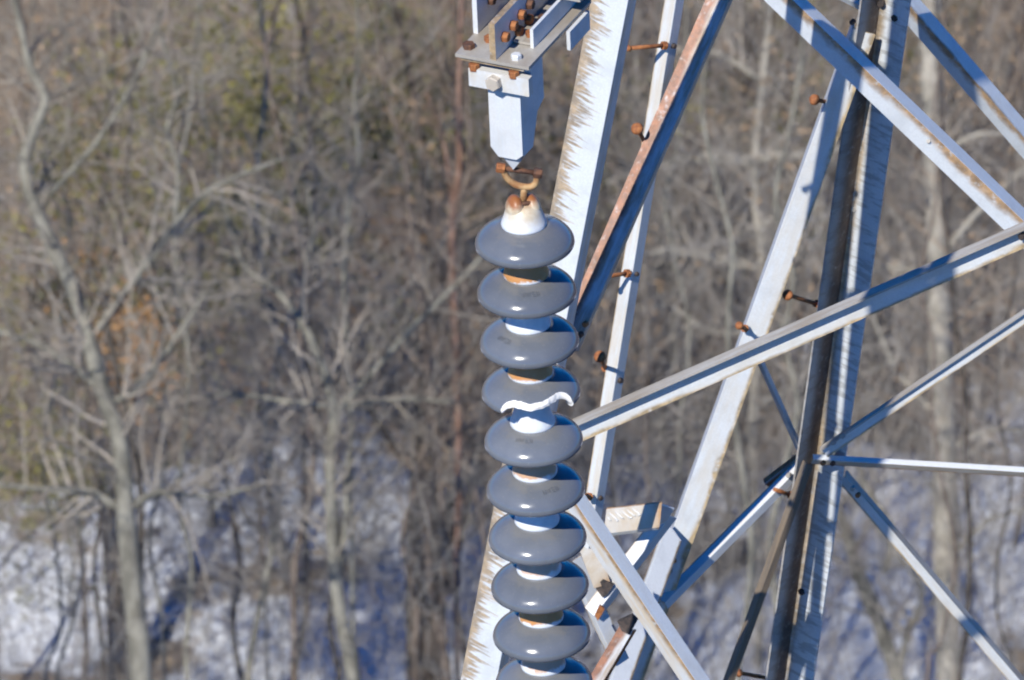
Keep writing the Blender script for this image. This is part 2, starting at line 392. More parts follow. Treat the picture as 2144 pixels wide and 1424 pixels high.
def section(P0, P1):
    ax = (P1 - P0).normalized(); v = fw
    u = ax.cross(v).normalized()
    if u.dot(cr) < 0: u = -u
    t = ax.cross(u).normalized()
    if t.dot(v) > 0: t = -t
    return ax, u, t
TY = 1.65                                   # the whole tower stands this much further behind the string
def tat(p): return p if isinstance(p, Vector) else at(p[0], p[1], p[2] + TY)
def angle(name, p0, p1, a, b, mats, convex=True, th=0.0065, AB=None, parent=None, voff=0.0):
    """steel angle bar. p = (px, py, Y) of the heel line, a and b = seen flange widths in picture pixels
    (signed, right positive); AB = explicit flange vectors ((s,t),(s,t)), t towards the camera"""
    P0, P1 = tat(p0), tat(p1); ax, u, t = section(P0, P1)
    k = (P0.lerp(P1, min(0.5, 1.0 / max((P1 - P0).length, 1e-6))) - CAM).dot(fw) / FPX
    if AB is None:
        s = -1.0 if convex else 1.0
        A2, B2 = (a, s * abs(b)), (b, s * abs(a))
    else: A2, B2 = AB
    A = (u * A2[0] + t * A2[1]) * k; B = (u * B2[0] + t * B2[1]) * k
    lA, lB = A.length, B.length; Ah, Bh = A / lA, B / lB
    ch = 0.0022
    # outline of the L, rounded heel and toes; (vector, uv.x, flange)
    prof = [(Ah * lA - Bh * 0, 1.0, 0), (Ah * ch, ch / lA, 0), ((Ah + Bh) * ch * 0.29, 0.0, 0), (Bh * ch, ch / lB, 1), (Bh * lB, 1.0, 1),
            (Bh * lB + Ah * th, 1.0, 1), ((Ah + Bh) * th + Bh * th * .7, 0.05, 1), ((Ah + Bh) * th + Ah * th * .7, 0.05, 0), (Ah * lA + Bh * th, 1.0, 0)]
    L = (P1 - P0).length; mb = MB(); n = len(prof)
    segs = max(1, int(L / 0.25)); rings = []
    for sgi in range(segs + 1):
        q = P0.lerp(P1, sgi / segs); rings.append([mb.add(q + v) for v, _, _ in prof])
    orient = Ah.cross(Bh).dot(ax) < 0
    for sgi in range(segs):
        v0, v1 = L * sgi / segs + voff, L * (sgi + 1) / segs + voff
        for i in range(n):
            j = (i + 1) % n
            fl = prof[i][2] if prof[i][2] == prof[j][2] else 0
            if i == 2: fl = 1
            ids = [rings[sgi][i], rings[sgi][j], rings[sgi + 1][j], rings[sgi + 1][i]]
            ua, ub = prof[i][1], prof[j][1]
            uv = [(ua, v0), (ub, v0), (ub, v1), (ua, v1)]
            if not orient: ids.reverse(); uv.reverse()
            mb.quad(ids, fl, uv)
    e0 = rings[0]; e1 = rings[-1]
    mb.quad(e0[::-1] if not orient else e0, 0, [(0.9, 0)] * n); mb.quad(e1 if not orient else e1[::-1], 0, [(0.9, 0)] * n)
    o = mb.build(name, list(mats), parent or tower, origin=(P0 + P1) / 2)
    return o
def lerp_at(p0, p1, y):
    f = (y - p0[1]) / (p1[1] - p0[1]); return tuple(p0[i] + (p1[i] - p0[i]) * f for i in range(3))

# legs
LEG1 = ((1548, -1200, 0.40), (1021, 1524, 0.40))
def to_ground(p0, p1):
    P0, P1 = tat(p0), tat(p1); return P0, P0 + (P1 - P0) * (P0.z / (P0.z - P1.z))
angle('leg', *to_ground(*LEG1), -78, 17, (M['leg_wide'], M['leg_side']))
LEG2 = ((1527, -700, 0.92), (1232, 1150, 0.92))
angle('leg', *LEG2, -24, 17, (M['cream'], M['plain']))
LEG3 = ((1859, -100, 1.76), (1630, 1524, 2.20))
angle('leg', *to_ground(*LEG3), 60, -45, (M['drip'], M['dirty']), convex=False, th=0.006)
# wide white bar that runs down from the right leg
angle('brace', (1784, 60, 1.75), (1288, 1444, 1.76), 50, -4, (M['white'], M['grey']), AB=((50, -6), (-5, -42)))
# rusty diagonal
angle('brace', (1572, -100, 1.03), (1206, 735, 0.565), -47, 4, (M['rustedge'], M['grime']), AB=((-47, -8), (6, -40)))
# long diagonals
angle('brace', (1545, -110, 1.50), (2250, 565, 1.46), -41, 22, (M['heelrust'], M['plain']))
angle('brace', (1876, -20, 1.95), (2240, 400, 2.10), -28, 27, (M['heelrust'], M['heelrust_b']))
angle('brace', (1118, 912, 0.42), (2260, 412, 0.30), 0, 0, (M['grime'], M['white']), AB=((14, 26), (50, -22)), th=0.006)
angle('brace', (1095, 890, 0.40), (1520, 1520, 0.30), -27, 26, (M['creamrust'], M['plain']))
# bars around the node of the right leg
angle('brace', (1716, 935, 1.92), (2260, 568, 2.03), 0, 0, (M['grime'], M['white']), AB=((7, 14), (27, -12)), th=0.005)
angle('brace', (1703, 962, 1.92), (2260, 996, 2.03), 0, 0, (M['stain'], M['plain']), AB=((-10, -18), (11, -6)), th=0.005)
angle('brace', (1771, 998, 2.06), (2200, 1500, 2.06), -19, 11, (M['white'], M['grime']))
angle('brace', (1678, 975, 2.06), (1392, 1262, 1.72), -17, 14, (M['white'], M['plain']), th=0.005)
angle('brace', (1690, 972, 1.93), (1516, 1450, 1.84), 13, -11, (M['bronze'], M['bronze']), th=0.005)
angle('brace', (1676, 945, 2.06), (1584, 740, 1.76), 8, -7, (M['plain'], M['grey']), th=0.005)
# bars of the low cluster
angle('brace', (1404, 1082, 1.28), (1244, 1290, 1.20), -27, 13, (M['cream'], M['plain']), th=0.006)
angle('brace', (1192, 1180, 1.26), (1292, 1395, 1.22), 0, 0, (M['white'], M['grey']), AB=((-9, -20), (30, -12)), th=0.005)
angle('brace', (1325, 1322, 1.20), (1250, 1450, 1.15), -30, 6, (M['rustedge'], M['rust']), th=0.006)
angle('brace', (1398, 1092, 1.72), (1262, 1470, 1.72), 24, -10, (M['grey'], M['grey']), AB=((40, 60), (-6, 5)), th=0.005)
angle('brace', (1600, 1012, 2.08), (1668, 960, 2.08), 12, -8, (M['rustedge'], M['rust']), th=0.005)
angle('brace', (1700, -40, 1.78), (1808, 16, 1.80), 16, -8, (M['plain'], M['plain']), th=0.005)

# gussets and plates
def plate(name, poly, ext, mt, parent=None):
    mb = MB(); P = [tat(p) for p in poly]
    prism(mb, P, ext, 0)
    c = sum(P, Vector()) / len(P)
    return mb.build(name, mt, parent or tower, origin=c)
gus = plate('number_plate', [(1270, 1066, 1.260), (1386, 1053, 1.200), (1381, 1104, 1.180), (1264, 1118, 1.240)], Vector((0, 0.007, 0)), M['stain'])
plate('gusset_plate', [(1264, 1118, 1.240), (1381, 1104, 1.180), (1379, 1109, 1.190), (1268, 1124, 1.250)], Vector((0, 0.03, 0)), M['cream'])
plate('gusset_plate', [(1384, 1057, 1.230), (1412, 1066, 1.260), (1396, 1092, 1.280), (1380, 1100, 1.260)], Vector((0, 0.007, 0)), M['plain'])
plate('gusset_plate', [(1205, 1130, 1.260), (1262, 1165, 1.240), (1278, 1222, 1.220), (1244, 1232, 1.220)], Vector((0, 0.007, 0)), M['stain'])
plate('gusset_plate', [(1244, 1228, 1.230), (1262, 1214, 1.220), (1284, 1226, 1.210), (1272, 1246, 1.210), (1262, 1252, 1.210)], Vector((0.004, 0.012, 0)), M['darknut_shade'])  # shaded gusset, its shadow put into the near-black colour
plate('gusset_plate', [(1292, 1302, 1.160), (1322, 1288, 1.140), (1334, 1300, 1.130), (1318, 1330, 1.130), (1302, 1322, 1.140)], Vector((0.004, 0.012, 0)), M['darknut_shade'])  # shade painted in here too, by the same near-black
plate('gusset_plate', [(1246, 1290, 1.160), (1256, 1268, 1.160), (1266, 1276, 1.160), (1252, 1300, 1.160)], Vector((0, 0.01, 0)), M['rust'])
plate('gusset_plate', [(1672, 930, 2.06), (1722, 945, 2.05), (1712, 992, 2.05), (1664, 985, 2.06)], Vector((0, 0.008, 0)), M['grime'])
# raised strokes pressed into the number plate (not legible in the photograph)
A0, A1, A3 = tat((1270, 1066, 1.26)), tat((1386, 1053, 1.20)), tat((1264, 1118, 1.24))
ex_, ey_ = (A1 - A0), (A3 - A0); nn = ex_.cross(ey_).normalized()
if nn.dot(CAM - A0) < 0: nn = -nn
for (a0, b0, a1, b1) in ((.03, .30, .11, .50), (.06, .16, .24, .52), (.16, .13, .34, .48), (.27, .12, .47, .50), (.37, .11, .55, .44), (.47, .10, .64, .38), (.20, .50, .24, .52), (.43, .49, .49, .44), (.58, .42, .64, .36)):
    mb = MB()
    p, q = A0 + ex_ * a0 + ey_ * b0, A0 + ex_ * a1 + ey_ * b1
    tube(mb, [p - nn * .001, p.lerp(q, .3) + nn * .001, p.lerp(q, .8) + nn * .0012, q - nn * .0005], [.0015, .0028, .0032, .002], 6)
    mb.build('raised_stroke', M['cream'], gus, origin=p)

# bolts
def hexbolt(px, py, Y, rad, mt, name='bolt', nrm=None, h=0.012, parent=None, P=None, shank=0.004):
    P = P if P is not None else at(px, py, Y + TY); nrm = (nrm or (CAM - P)).normalized(); e = nrm.orthogonal().normalized()
    mb = MB()
    lathe(mb, [(rad, -shank), (rad, h * 0.8), (rad * 0.86, h), (0, h)], P, nrm, e, seg=6, smooth=False)
    return mb.build(name, mt, parent or tower, origin=P)
front = (-E2 + EZ * 0.05)
def leg3_Y(y): return 1.76 + (y + 100) / 1624 * 0.44
for (x, y, rd, mt, off) in ((1875, 36, .011, 'darknut_shade', -.045), (1846, 6, .012, 'darknut_shade', -.02), (1786, 45, .008, 'darknut_shade', -.05), (1790, 436, .010, 'grime', -.012),
                            (1735, 847, .010, 'grime', -.012), (1738, 936, .010, 'rust', -.03), (1688, 943, .009, 'darknut_shade', -.03), (1682, 1041, .009, 'darknut_shade', -.02),
                            (1680, 1237, .011, 'darknut_shade', -.02), (1791, 236, .010, 'darknut_shade', -.02)):
    hexbolt(x, y, leg3_Y(y) + off, rd, M[mt], nrm=front)
for (x, y, rd) in ((1408, 95, .008), (1330, 572, .007), (1296, 795, .009), (1254, 1041, .008)):
    hexbolt(x, y, 0.935, rd, M['darknut_shade'], nrm=E1 - E2 * 0.5)
hexbolt(2141, 494, 0.29, .010, M['darknut_shade'], nrm=front)
for (x, y, Y, rd, mt) in ((1745, 926, 1.90, .008, 'grime'), (1765, 912, 1.90, .008, 'grime'), (1724, 969, 1.89, .0075, 'rust'), (1744, 970, 1.89, .0075, 'rustdark'),
                          (1786, 1022, 2.03, .008, 'grime'), (1797, 1036, 2.03, .008, 'rust'), (1652, 994, 2.02, .008, 'grime'), (1800, 108, 1.74, .009, 'grime'),
                          (1402, 1196, 1.75, .009, 'grime'), (1410, 1174, 1.75, .009, 'rust'), (1216, 700, 0.545, .009, 'rustdark'), (1226, 678, 0.555, .009, 'rust')):
    hexbolt(x, y, Y, rd, M[mt], nrm=front, h=0.009)
# bolt hole in the long front diagonal: a short dark sleeve
hexbolt(1944, 296, 1.478, 0.0065, M['grime'], h=0.002)

def step_bolt(p, q, rs=0.0062, head=0.017, mt='rust', flat=1.0):
    """rod from the bar at p to the free end q with a round head; a nut sits where it leaves the bar"""
    P, Q = tat(p), tat(q); d = (Q - P).normalized()
    mb = MB(); tube(mb, [P, P.lerp(Q, .5), Q], [rs, rs, rs], 8)
    o = mb.build('step_bolt', M[mt], tower, origin=P)
    if head:
        mb = MB(); e = d.orthogonal().normalized()
        lathe(mb, [(0, -.001), (head, 0), (head * 1.0, .004 * flat), (head * .86, .009 * flat), (head * .5, .0125 * flat), (0, .014 * flat)], Q, d, e, seg=16)
        mb.build('bolt_head', M[mt], o, origin=Q)
    mb = MB(); e = d.orthogonal().normalized()
    lathe(mb, [(0, 0), (rs * 2.0, 0), (rs * 2.0, .012), (0, .012)], P, d, e, seg=6, smooth=False)
    mb.build('nut', M[mt], o, origin=P)
step_bolt((1394, 95, 0.915), (1318, 101, 0.85), head=0.009)
step_bolt((1352, 300, 0.97), (1334, 270, 0.80))
step_bolt((1316, 572, 0.915), (1262, 580, 0.85), head=0.009)
step_bolt((1268, 772, 0.97), (1256, 747, 0.80))
step_bolt((1234, 1040, 0.91), (1228, 1040, 0.83), head=0.009)
step_bolt((1745, 216, 1.80), (1706, 209, 1.72), head=0.016)
step_bolt((1712, 637, 1.92), (1650, 618, 1.78), head=0.016)
step_bolt((1560, 688, 1.74), (1548, 682, 1.64), head=0.012)
step_bolt((1658, 1037, 2.05), (1622, 1025, 1.98), head=0.0)
step_bolt((1612, 1421, 2.16), (1548, 1409, 2.06), head=0.013)

# ------------------------------------------------------------------ crossarm bracket (part of the tower)
def LB(a, b, z): return S_TOP + E1 * (a / 1000) + E2 * (b / 1000) + EZ * (z / 1000)
def lplate(name, poly, ext, mt, parent):
    mb = MB(); P = [LB(*p) for p in poly]; prism(mb, P, E1 * ext[0] / 1000 + E2 * ext[1] / 1000 + EZ * ext[2] / 1000, 0)
    return mb.build(name, mt, parent, origin=sum(P, Vector()) / len(P))
ZP = 399
brk = lplate('crossarm_bracket', [(-138, -70, ZP), (66, -70, ZP), (66, 310, ZP), (-138, 310, ZP)], (0, 0, -9), M['grime'], tower)
lplate('shim_plate', [(-128, -62, ZP - 9), (48, -62, ZP - 9), (48, 90, ZP - 9), (-128, 90, ZP - 9)], (0, 0, -11), M['cream'], brk)
lplate('stiffener', [(-43, -66, ZP), (-43, 345, ZP), (-43, 345, ZP + 102), (-43, -66, ZP + 102)], (17, 0, 0), M['cream'], brk)
lplate('stiffener', [(-140, 44, ZP), (-140, 345, ZP), (-140, 345, ZP + 120), (-140, 44, ZP + 120)], (13, 0, 0), M['plain'], brk)
lplate('stiffener', [(28, 24, ZP), (28, 345, ZP), (28, 345, ZP + 53), (28, 24, ZP + 53)], (9, 0, 0), M['plain'], brk)
lplate('cover_strip', [(-22, 30, ZP + 3), (26, 30, ZP + 3), (26, 345, ZP + 3), (-22, 345, ZP + 3)], (0, 0, 7), M['grime'], brk)
lplate('crossarm_bar', [(30, 190, ZP + 58), (92, 190, ZP + 58), (92, 480, ZP + 58), (30, 480, ZP + 58)], (0, 0, 9), M['grime'], brk)
lplate('hanging_plate', [(69, 150, ZP - 9), (69, 270, ZP - 9), (69, 270, ZP - 62), (69, 150, ZP - 62)], (10, 0, 0), M['plain'], brk)
lplate('clamp_block', [(-105, -66, ZP - 38), (62, -66, ZP - 38), (62, -66, ZP - 88), (-105, -66, ZP - 88)], (0, 22, 0), M['leg_side'], brk)
lplate('clamp_block', [(-95, -30, ZP - 20), (52, -30, ZP - 20), (52, -30, ZP - 100), (-95, -30, ZP - 100)], (0, 60, 0), M['plain'], brk)
for a, b, z in ((-92, -58, ZP - 33), (18, -58, ZP - 33)):
    hexbolt(0, 0, 0, 0.014, M['rust'], name='spacer', nrm=EZ, h=0.008, parent=brk, P=LB(a, b, z), shank=0.010)
hexbolt(0, 0, 0, 0.021, M['stain'], name='clamp_bolt', nrm=-E2, h=0.020, parent=brk, P=LB(-32, -66, ZP - 62))
HZ0, HZ1 = 107, 340
lplate('hanger_face', [(-65, -40, HZ1), (24, -40, HZ1), (24, -40, HZ0 + 14), (6, -40, HZ0 - 2), (-44, -40, HZ0 - 2), (-65, -40, HZ0 + 24)], (0, 9, 0), M['plain'], brk)
lplate('hanger_side', [(24, -31, HZ1), (24, 98, HZ1), (24, 98, HZ0 + 112), (24, 56, HZ0 + 92), (24, 22, HZ0 + 8), (24, -31, HZ0 + 8)], (-9, 0, 0), M['plain'], brk)
lplate('hanger_tongue', [(-38, -24, HZ0 + 40), (12, -24, HZ0 + 40), (12, -24, HZ0 - 10), (-12, -24, HZ0 - 42), (-38, -24, HZ0 - 12)], (0, 26, 0), M['grey'], brk)
for a, b, z, rd, mt in ((-118, -30, ZP, .016, 'rustdark'), (-84, 22, ZP, .015, 'rust'), (-95, 110, ZP, .016, 'rustdark'), (-60, 70, ZP, .013, 'rustdark'),
                        (18, -40, ZP, .014, 'plain'), (10, 66, ZP + 10, .014, 'rust'), (-90, 190, ZP, .015, 'rust'), (6, 150, ZP + 10, .014, 'rustdark')):
    hexbolt(0, 0, 0, rd, M[mt], name='bolt', nrm=EZ, h=0.014, parent=brk, P=LB(a, b, z))
for b, z in ((-20, 45), (30, 52), (80, 58), (130, 62), (190, 66), (250, 66), (60, 22), (120, 24)):
    hexbolt(0, 0, 0, .014, M['rust' if b < 130 else 'rustdark'], name='bolt', nrm=E1, h=0.016, parent=brk, P=LB(-26, b, ZP + z))
for b, z in ((120, 60), (190, 62), (250, 64)):
    hexbolt(0, 0, 0, .014, M['rustdark'], name='bolt', nrm=E1, h=0.014, parent=brk, P=LB(-127, b, ZP + z))

# ------------------------------------------------------------------ insulator string
AX0 = at(1097, 468, 0.0)                     # centre of the first cap's foot
string = empty('insulator_string', AX0)
tag(string, 'hanging string of ten grey porcelain insulator discs, one with a chipped white edge', 'insulator')
SP = 0.146
RIM = 0.127; DROP = 0.054
def ztop(r):                                # height of the upper glaze under the cap foot, metres
    x = max(0.0, (r - 0.045) / (RIM - 0.045))
    return -DROP * (0.22 * x + 0.78 * (1 - math.sqrt(max(0.0, 1 - min(1, x) ** 2.3)))) - (0.002 if r > 0.070 else 0.0)
def shell_mesh(broken=None, seg=120):
    NT, NR, NB = 16, 7, 12
    mb = MB(); rings = []
    def rmax(phi):
        return broken(phi) if broken else RIM
    for k in range(seg):
        phi = 2 * math.pi * k / seg           # 0 faces the camera, positive to the right
        dx, dy = math.sin(phi), -math.cos(phi)
        Rm = min(RIM, rmax(phi)); br = Rm < RIM - 0.0015
        pts = []
        for i in range(NT):
            t = i / (NT - 1); r = 0.045 + (Rm - 0.045) * (1 - (1 - t) ** 1.6)
            pts.append((r, ztop(r)))
        zt = ztop(Rm); thick = 0.016
        if br:
            zb = zt - 0.021
            for i in range(1, NR + 1):
                t = i / (NR + 1); j = 0.0022 * mnoise.noise(Vector((phi * 9, t * 3.0, 1)))
                pts.append((Rm + 0.0015 * math.sin(t * math.pi) + j + 0.005 * t, zt + (zb - zt) * t))
            rb = Rm - 0.002
        else:
            for i in range(1, NR + 1):
                an = math.pi * i / (NR + 1)
                pts.append((RIM - 0.010 + 0.010 * math.cos(an * .95), zt - 0.010 * math.sin(an * .95)))
            zb = zt - 0.004; rb = RIM - 0.022
        for i in range(NB):
            t = i / (NB - 1); r = rb + (0.030 - rb) * t
            rib = 0.010 * max(0, math.sin(t * 4 * math.pi)) if 0 < t < 0.8 else 0
            z0_ = ztop(r) - 0.018 if r > 0.045 else -0.020
            pts.append((r, min(z0_, z0_) - rib if i else zb))
        rings.append([mb.add((r * dx, r * dy, z)) for r, z in pts])
        if k == 0: npt = len(pts)
    brk_flag = [min(RIM, rmax(2 * math.pi * k / seg)) < RIM - 0.0015 for k in range(seg)]
    for k in range(seg):
        k2 = (k + 1) % seg
        for i in range(npt - 1):
            fr = (NT - 1 <= i < NT + NR) and (brk_flag[k] or brk_flag[k2])
            mb.quad((rings[k][i], rings[k][i + 1], rings[k2][i + 1], rings[k2][i]), 1 if fr else 0, None, not fr)
    return mb
# broken outline of the fourth disc, read as points of its upper edge relative to the disc's middle (mm right, mm down the picture)
def solve_r(xm, ym):
    lo, hi = 0.05, RIM
    best = None
    for i in range(200):
        r = 0.045 + (RIM - 0.045) * i / 199
        if r < abs(xm): continue
        y = math.sqrt(r * r - xm * xm) * 0.5 - (ztop(r) + DROP) * 0.866
        e = abs(y - ym)
        if best is None or e < best[0]: best = (e, r)
    r = best[1]; return math.asin(max(-1, min(1, xm / r))), r
BP = sorted(solve_r(x / 827.0, y / 827.0) for x, y in ((-59, 27), (-50, 21), (-36, 19), (-21, 23), (-4, 29), (8, 26), (19, 25), (39, 15), (52, 7), (61, 4), (74, 8)))
BP = [(BP[0][0] - 0.05, RIM)] + BP + [(BP[-1][0] + 0.06, RIM)]
def broken_R(phi):
    p = phi if phi <= math.pi else phi - 2 * math.pi
    if p <= BP[0][0] or p >= BP[-1][0]: return RIM
    for (a, ra), (b, rb) in zip(BP, BP[1:]):
        if a <= p <= b:
            f = (p - a) / max(b - a, 1e-6); return ra + (rb - ra) * f + 0.0012 * mnoise.noise(Vector((p * 14, 0, 2)))
    return RIM
CAPP = [(0.040, -0.004), (0.0575, -0.003), (0.0585, 0.002), (0.0565, 0.010), (0.0515, 0.022), (0.0475, 0.036), (0.0455, 0.052), (0.043, 0.062), (0.036, 0.070), (0.024, 0.073), (0, 0.074)]
shell_proto = None; cap_mesh = None
rust_of = [0, 1.0, .0, .8, .05, .55, .0, .45, .8, .5]
strokes = [(-.5, .3, -.45, -.5), (-.32, .5, -.34, -.5), (-.18, .4, -.18, -.4), (-.02, .5, -.05, -.4), (.1, .45, .3, .5), (.12, -.4, .34, -.45), (.12, 0, .3, 0), (.42, .5, .42, -.5), (.55, .4, .55, -.5)]
# where a stamp shows: disc index, angle on the disc, radius
stamps = {1: (0.10, 0.088), 2: (-0.85, 0.086), 4: (-0.32, 0.080), 5: (0.44, 0.088)}
rs_d = random.Random(3)
for k in range(10):
    c = AX0 - EZ * SP * k
    if k == 3:
        o = shell_mesh(broken_R, 220).build('insulator_disc', [M['glaze'], M['fracture']], string)
        o['label'] = 'grey disc with its front rim broken off, white porcelain showing'
    elif shell_proto is None:
        o = shell_mesh().build('insulator_disc', [M['glaze'], M['fracture']], string); shell_proto = o
    else:
        o = shell_proto.copy(); col.objects.link(o); adopt(o, string)
    o.location = c - AX0
    o.rotation_euler = (rs_d.uniform(-.014, .014), rs_d.uniform(-.014, .014), 0 if (k in stamps or k in (0, 3)) else rs_d.uniform(-3, 3))
    if k == 3: o.data.set_sharp_from_angle(angle=R(40))
    mb = MB()
    lathe(mb, CAPP if k else CAPP[:6] + [(0.0425, 0.050), (0.030, 0.060), (0, 0.062)], Vector((0, 0, 0)), EZ, Vector((1, 0, 0)), seg=48)
    cm = cap_mat('cap_zinc_%d' % k, rust_of[k], k * 3.7, top=(k == 0))
    cp = mb.build('cap', cm, o)
    cp.location = (0, 0, 0)
    if k:                                   # ball pin into the cap below the disc above
        pass
    mb = MB(); lathe(mb, [(0.012, -0.02), (0.012, -0.076), (0.017, -0.080), (0.0, -0.086)], Vector((0, 0, 0)), EZ, Vector((1, 0, 0)), seg=14)
    pn = mb.build('pin', M['rustdark'], o); pn.location = (0, 0, 0)
    if k == 0:                              # the two ears of the clevis
        for s in (-1, 1):
            mb = MB(); lathe(mb, [(math.sin(math.pi * q / 10) if 0 < q < 10 else 0, -math.cos(math.pi * q / 10)) for q in range(11)], Vector((0, 0, 0)), EZ, Vector((1, 0, 0)), seg=22)
            out = []
            for x, y, z in mb.v:
                x *= 0.024 * (1.0 - 0.18 * z); x = x if x * s > -0.016 else -0.016 * s
                X, Y_ = s * 0.0215 + x, y * 0.034
                cs, sn = math.cos(0.3), math.sin(0.3)
                out.append((X * cs - Y_ * sn, X * sn + Y_ * cs, 0.046 + z * 0.033 + (0.006 if s < 0 else 0)))
            mb.v = out
            e = mb.build('clevis_ear', cm, o); e.location = (0, 0, 0)
        mb = MB(); tube(mb, [Vector((-.03, -.012, .062)), Vector((.0, -.016, .066)), Vector((.032, -.008, .064))], [.006, .006, .006], 8)
        e = mb.build('cotter_pin', M['rustdark'], o); e.location = (0, 0, 0)
    if k in stamps:
        ph, rr = stamps[k]; mb = MB()
        for (a0, b0, a1, b1) in strokes:
            P = []
            for q in range(4):
                f = q / 3; a = a0 + (a1 - a0) * f; b = b0 + (b1 - b0) * f
                an = ph + a * 0.040 / rr; r = rr - b * 0.0135
                P.append(Vector((r * math.sin(an), -r * math.cos(an), ztop(r) + 0.0004)))
            tube(mb, P, [0.0009] * 4, 4, smooth=False)
        st = mb.build('stamp_mark', M['stamp'], o); st.location = (0, 0, 0)
# shackle above the string
def SB(x, y, z): return S_TOP + Vector((x, y, z)) / 1000
U = []
pL, pR, pB = at(1052, 352, 0.0), at(1122, 362, -0.005), at(1096, 391, 0.0)
for q in range(21):
    an = math.pi * q / 20; cx = (pL + pR) / 2
    ax_ = (pL - pR) / 2; dn = (pB - cx)
    U.append(cx + ax_ * (abs(math.cos(an)) ** 0.8) * (1 if math.cos(an) > 0 else -1) + dn * math.sin(an) ** 0.9)
mb = MB(); tube(mb, U, [0.0078 + 0.0012 * math.sin(math.pi * q / 20) for q in range(21)], 12)
shk = mb.build('shackle', M['shackle'], string, origin=pB)
for nm, P, s in (('shackle_pin_head', pL, -1), ('shackle_nut', pR, 1)):
    hexbolt(0, 0, 0, 0.0135, M['rust' if s < 0 else 'rustdark'], name=nm, nrm=(pR - pL) * s, h=0.016, parent=shk, P=P, shank=0.006)
mb = MB(); tube(mb, [pL, pR], [.007, .007], 10); mb.build('shackle_pin', M['rustdark'], shk, origin=pL)
eyeT = at(1097, 392, 0.0); mb = MB()
tube(mb, [eyeT + EZ * .006, eyeT - EZ * .012, AX0 + EZ * .055], [.007, .009, .010], 10)
mb.build('eye_tongue', M['shackle'], string, origin=eyeT)

# ------------------------------------------------------------------ the wood behind
rnd = random.Random(11)
def wob(a): return Vector((rnd.uniform(-a, a), rnd.uniform(-a, a), rnd.uniform(-a, a)))
def grow(mb, p, d, L, rad, lvl, sides=4, bend=0.18, nk=(5, 4, 3), up=0.05):
    """a limb with wobble and its side twigs"""
    n = 4 if lvl < 2 else 3; pts = [p.copy()]; rs = [rad]; q = p.copy(); dd = d.normalized()
    for i in range(n):
        dd = (dd + wob(bend) + Vector((0, 0, up))).normalized(); q = q + dd * (L / n); pts.append(q.copy()); rs.append(max(rad * (1 - 0.75 * (i + 1) / n), 0.0016))
    tube(mb, pts, rs, sides if lvl == 0 else 3, cap=False)
    if lvl < len(nk):
        for _ in range(nk[lvl]):
            f = rnd.uniform(0.2, 1.0); i = min(int(f * n), n - 1); g = f * n - i
            s = pts[i].lerp(pts[i + 1], g); ax = (pts[i + 1] - pts[i]).normalized()
            side = ax.cross(wob(1)).normalized() if True else ax
            nd = (ax * rnd.uniform(0.45, 0.9) + side * rnd.uniform(0.5, 0.9))
            grow(mb, s, nd, L * rnd.uniform(0.32, 0.6), max(rs[i] * 0.5, 0.002), lvl + 1, 3, bend * 1.15, nk, up)
def ground_below(p): return Vector((p.x, p.y, gz(p.x, p.y) - 0.15))
def smooth_poly(pts, rs, sub=3, jit=0.0):
    P, Q = [], []
    n = len(pts)
    for i in range(n - 1):
        a, b, c, d_ = pts[max(i - 1, 0)], pts[i], pts[i + 1], pts[min(i + 2, n - 1)]
        for s in range(sub):
            t = s / sub
            P.append(0.5 * ((2 * b) + (c - a) * t + (2 * a - 5 * b + 4 * c - d_) * t * t + (3 * b - a - 3 * c + d_) * t ** 3))
            Q.append(rs[i] + (rs[i + 1] - rs[i]) * t)
    P.append(pts[-1]); Q.append(rs[-1]); return P, Q
def tree(name, label, d, trunk, limbs, bk, tw, twigs=26, group=None, top=2.5, twl=(0.5, 1.1), nk=(4, 3), seed=1, leaf=None, leafn=0):
    """trunk / limbs: lists of (px, py, width px[, depth shift]) seen in the photograph, at depth d"""
    rnd.seed(seed); k = d / FPX
    def P3(q): return at_d(q[0], q[1], d + (q[3] if len(q) > 3 else 0.0))
    pts = [P3(q) for q in trunk]; rs = [q[2] * k / 2 for q in trunk]
    base = ground_below(pts[0]); pts = [base] + pts; rs = [rs[0] * 1.12] + rs
    # carry the top on above the picture
    dirn = (pts[-1] - pts[-2]).normalized(); q = pts[-1]
    for s in range(3):
        dirn = (dirn + Vector((0, 0, 0.5)) + wob(0.2)).normalized(); q = q + dirn * top / 3; pts.append(q); rs.append(rs[-1] * 0.62)
    P, Q = smooth_poly(pts, rs)
    root = empty(name, base)
    tag(root, label, 'tree', group)
    mb = MB(); tube(mb, P, [r * rnd.uniform(0.94, 1.06) for r in Q], 10); mb.build('trunk', bk, root, origin=base)
    allp = [(P, Q)]
    for lm in limbs:
        lp = [P3(q) for q in lm]; lr = [q[2] * k / 2 for q in lm]
        A, B = smooth_poly(lp, lr); mb = MB(); tube(mb, A, B, 7); mb.build('limb', bk, root, origin=base); allp.append((A, B))
    mb = MB()
    for A, B in allp:
        n = len(A); cnt = twigs if A is P else max(4, twigs // 3)
        for _ in range(cnt):
            i = rnd.randint(int(n * 0.25) if A is P else 1, n - 2); ax = (A[i + 1] - A[i]).normalized()
            side = ax.cross(wob(1)).normalized()
            grow(mb, A[i].lerp(A[i + 1], rnd.random()), ax * rnd.uniform(.3, .8) + side + Vector((0, 0, .15)), rnd.uniform(*twl), min(B[i] * 0.5, 0.014), 0, 4, 0.2, nk)
    mb.build('crown', tw, root, origin=base)
    return root
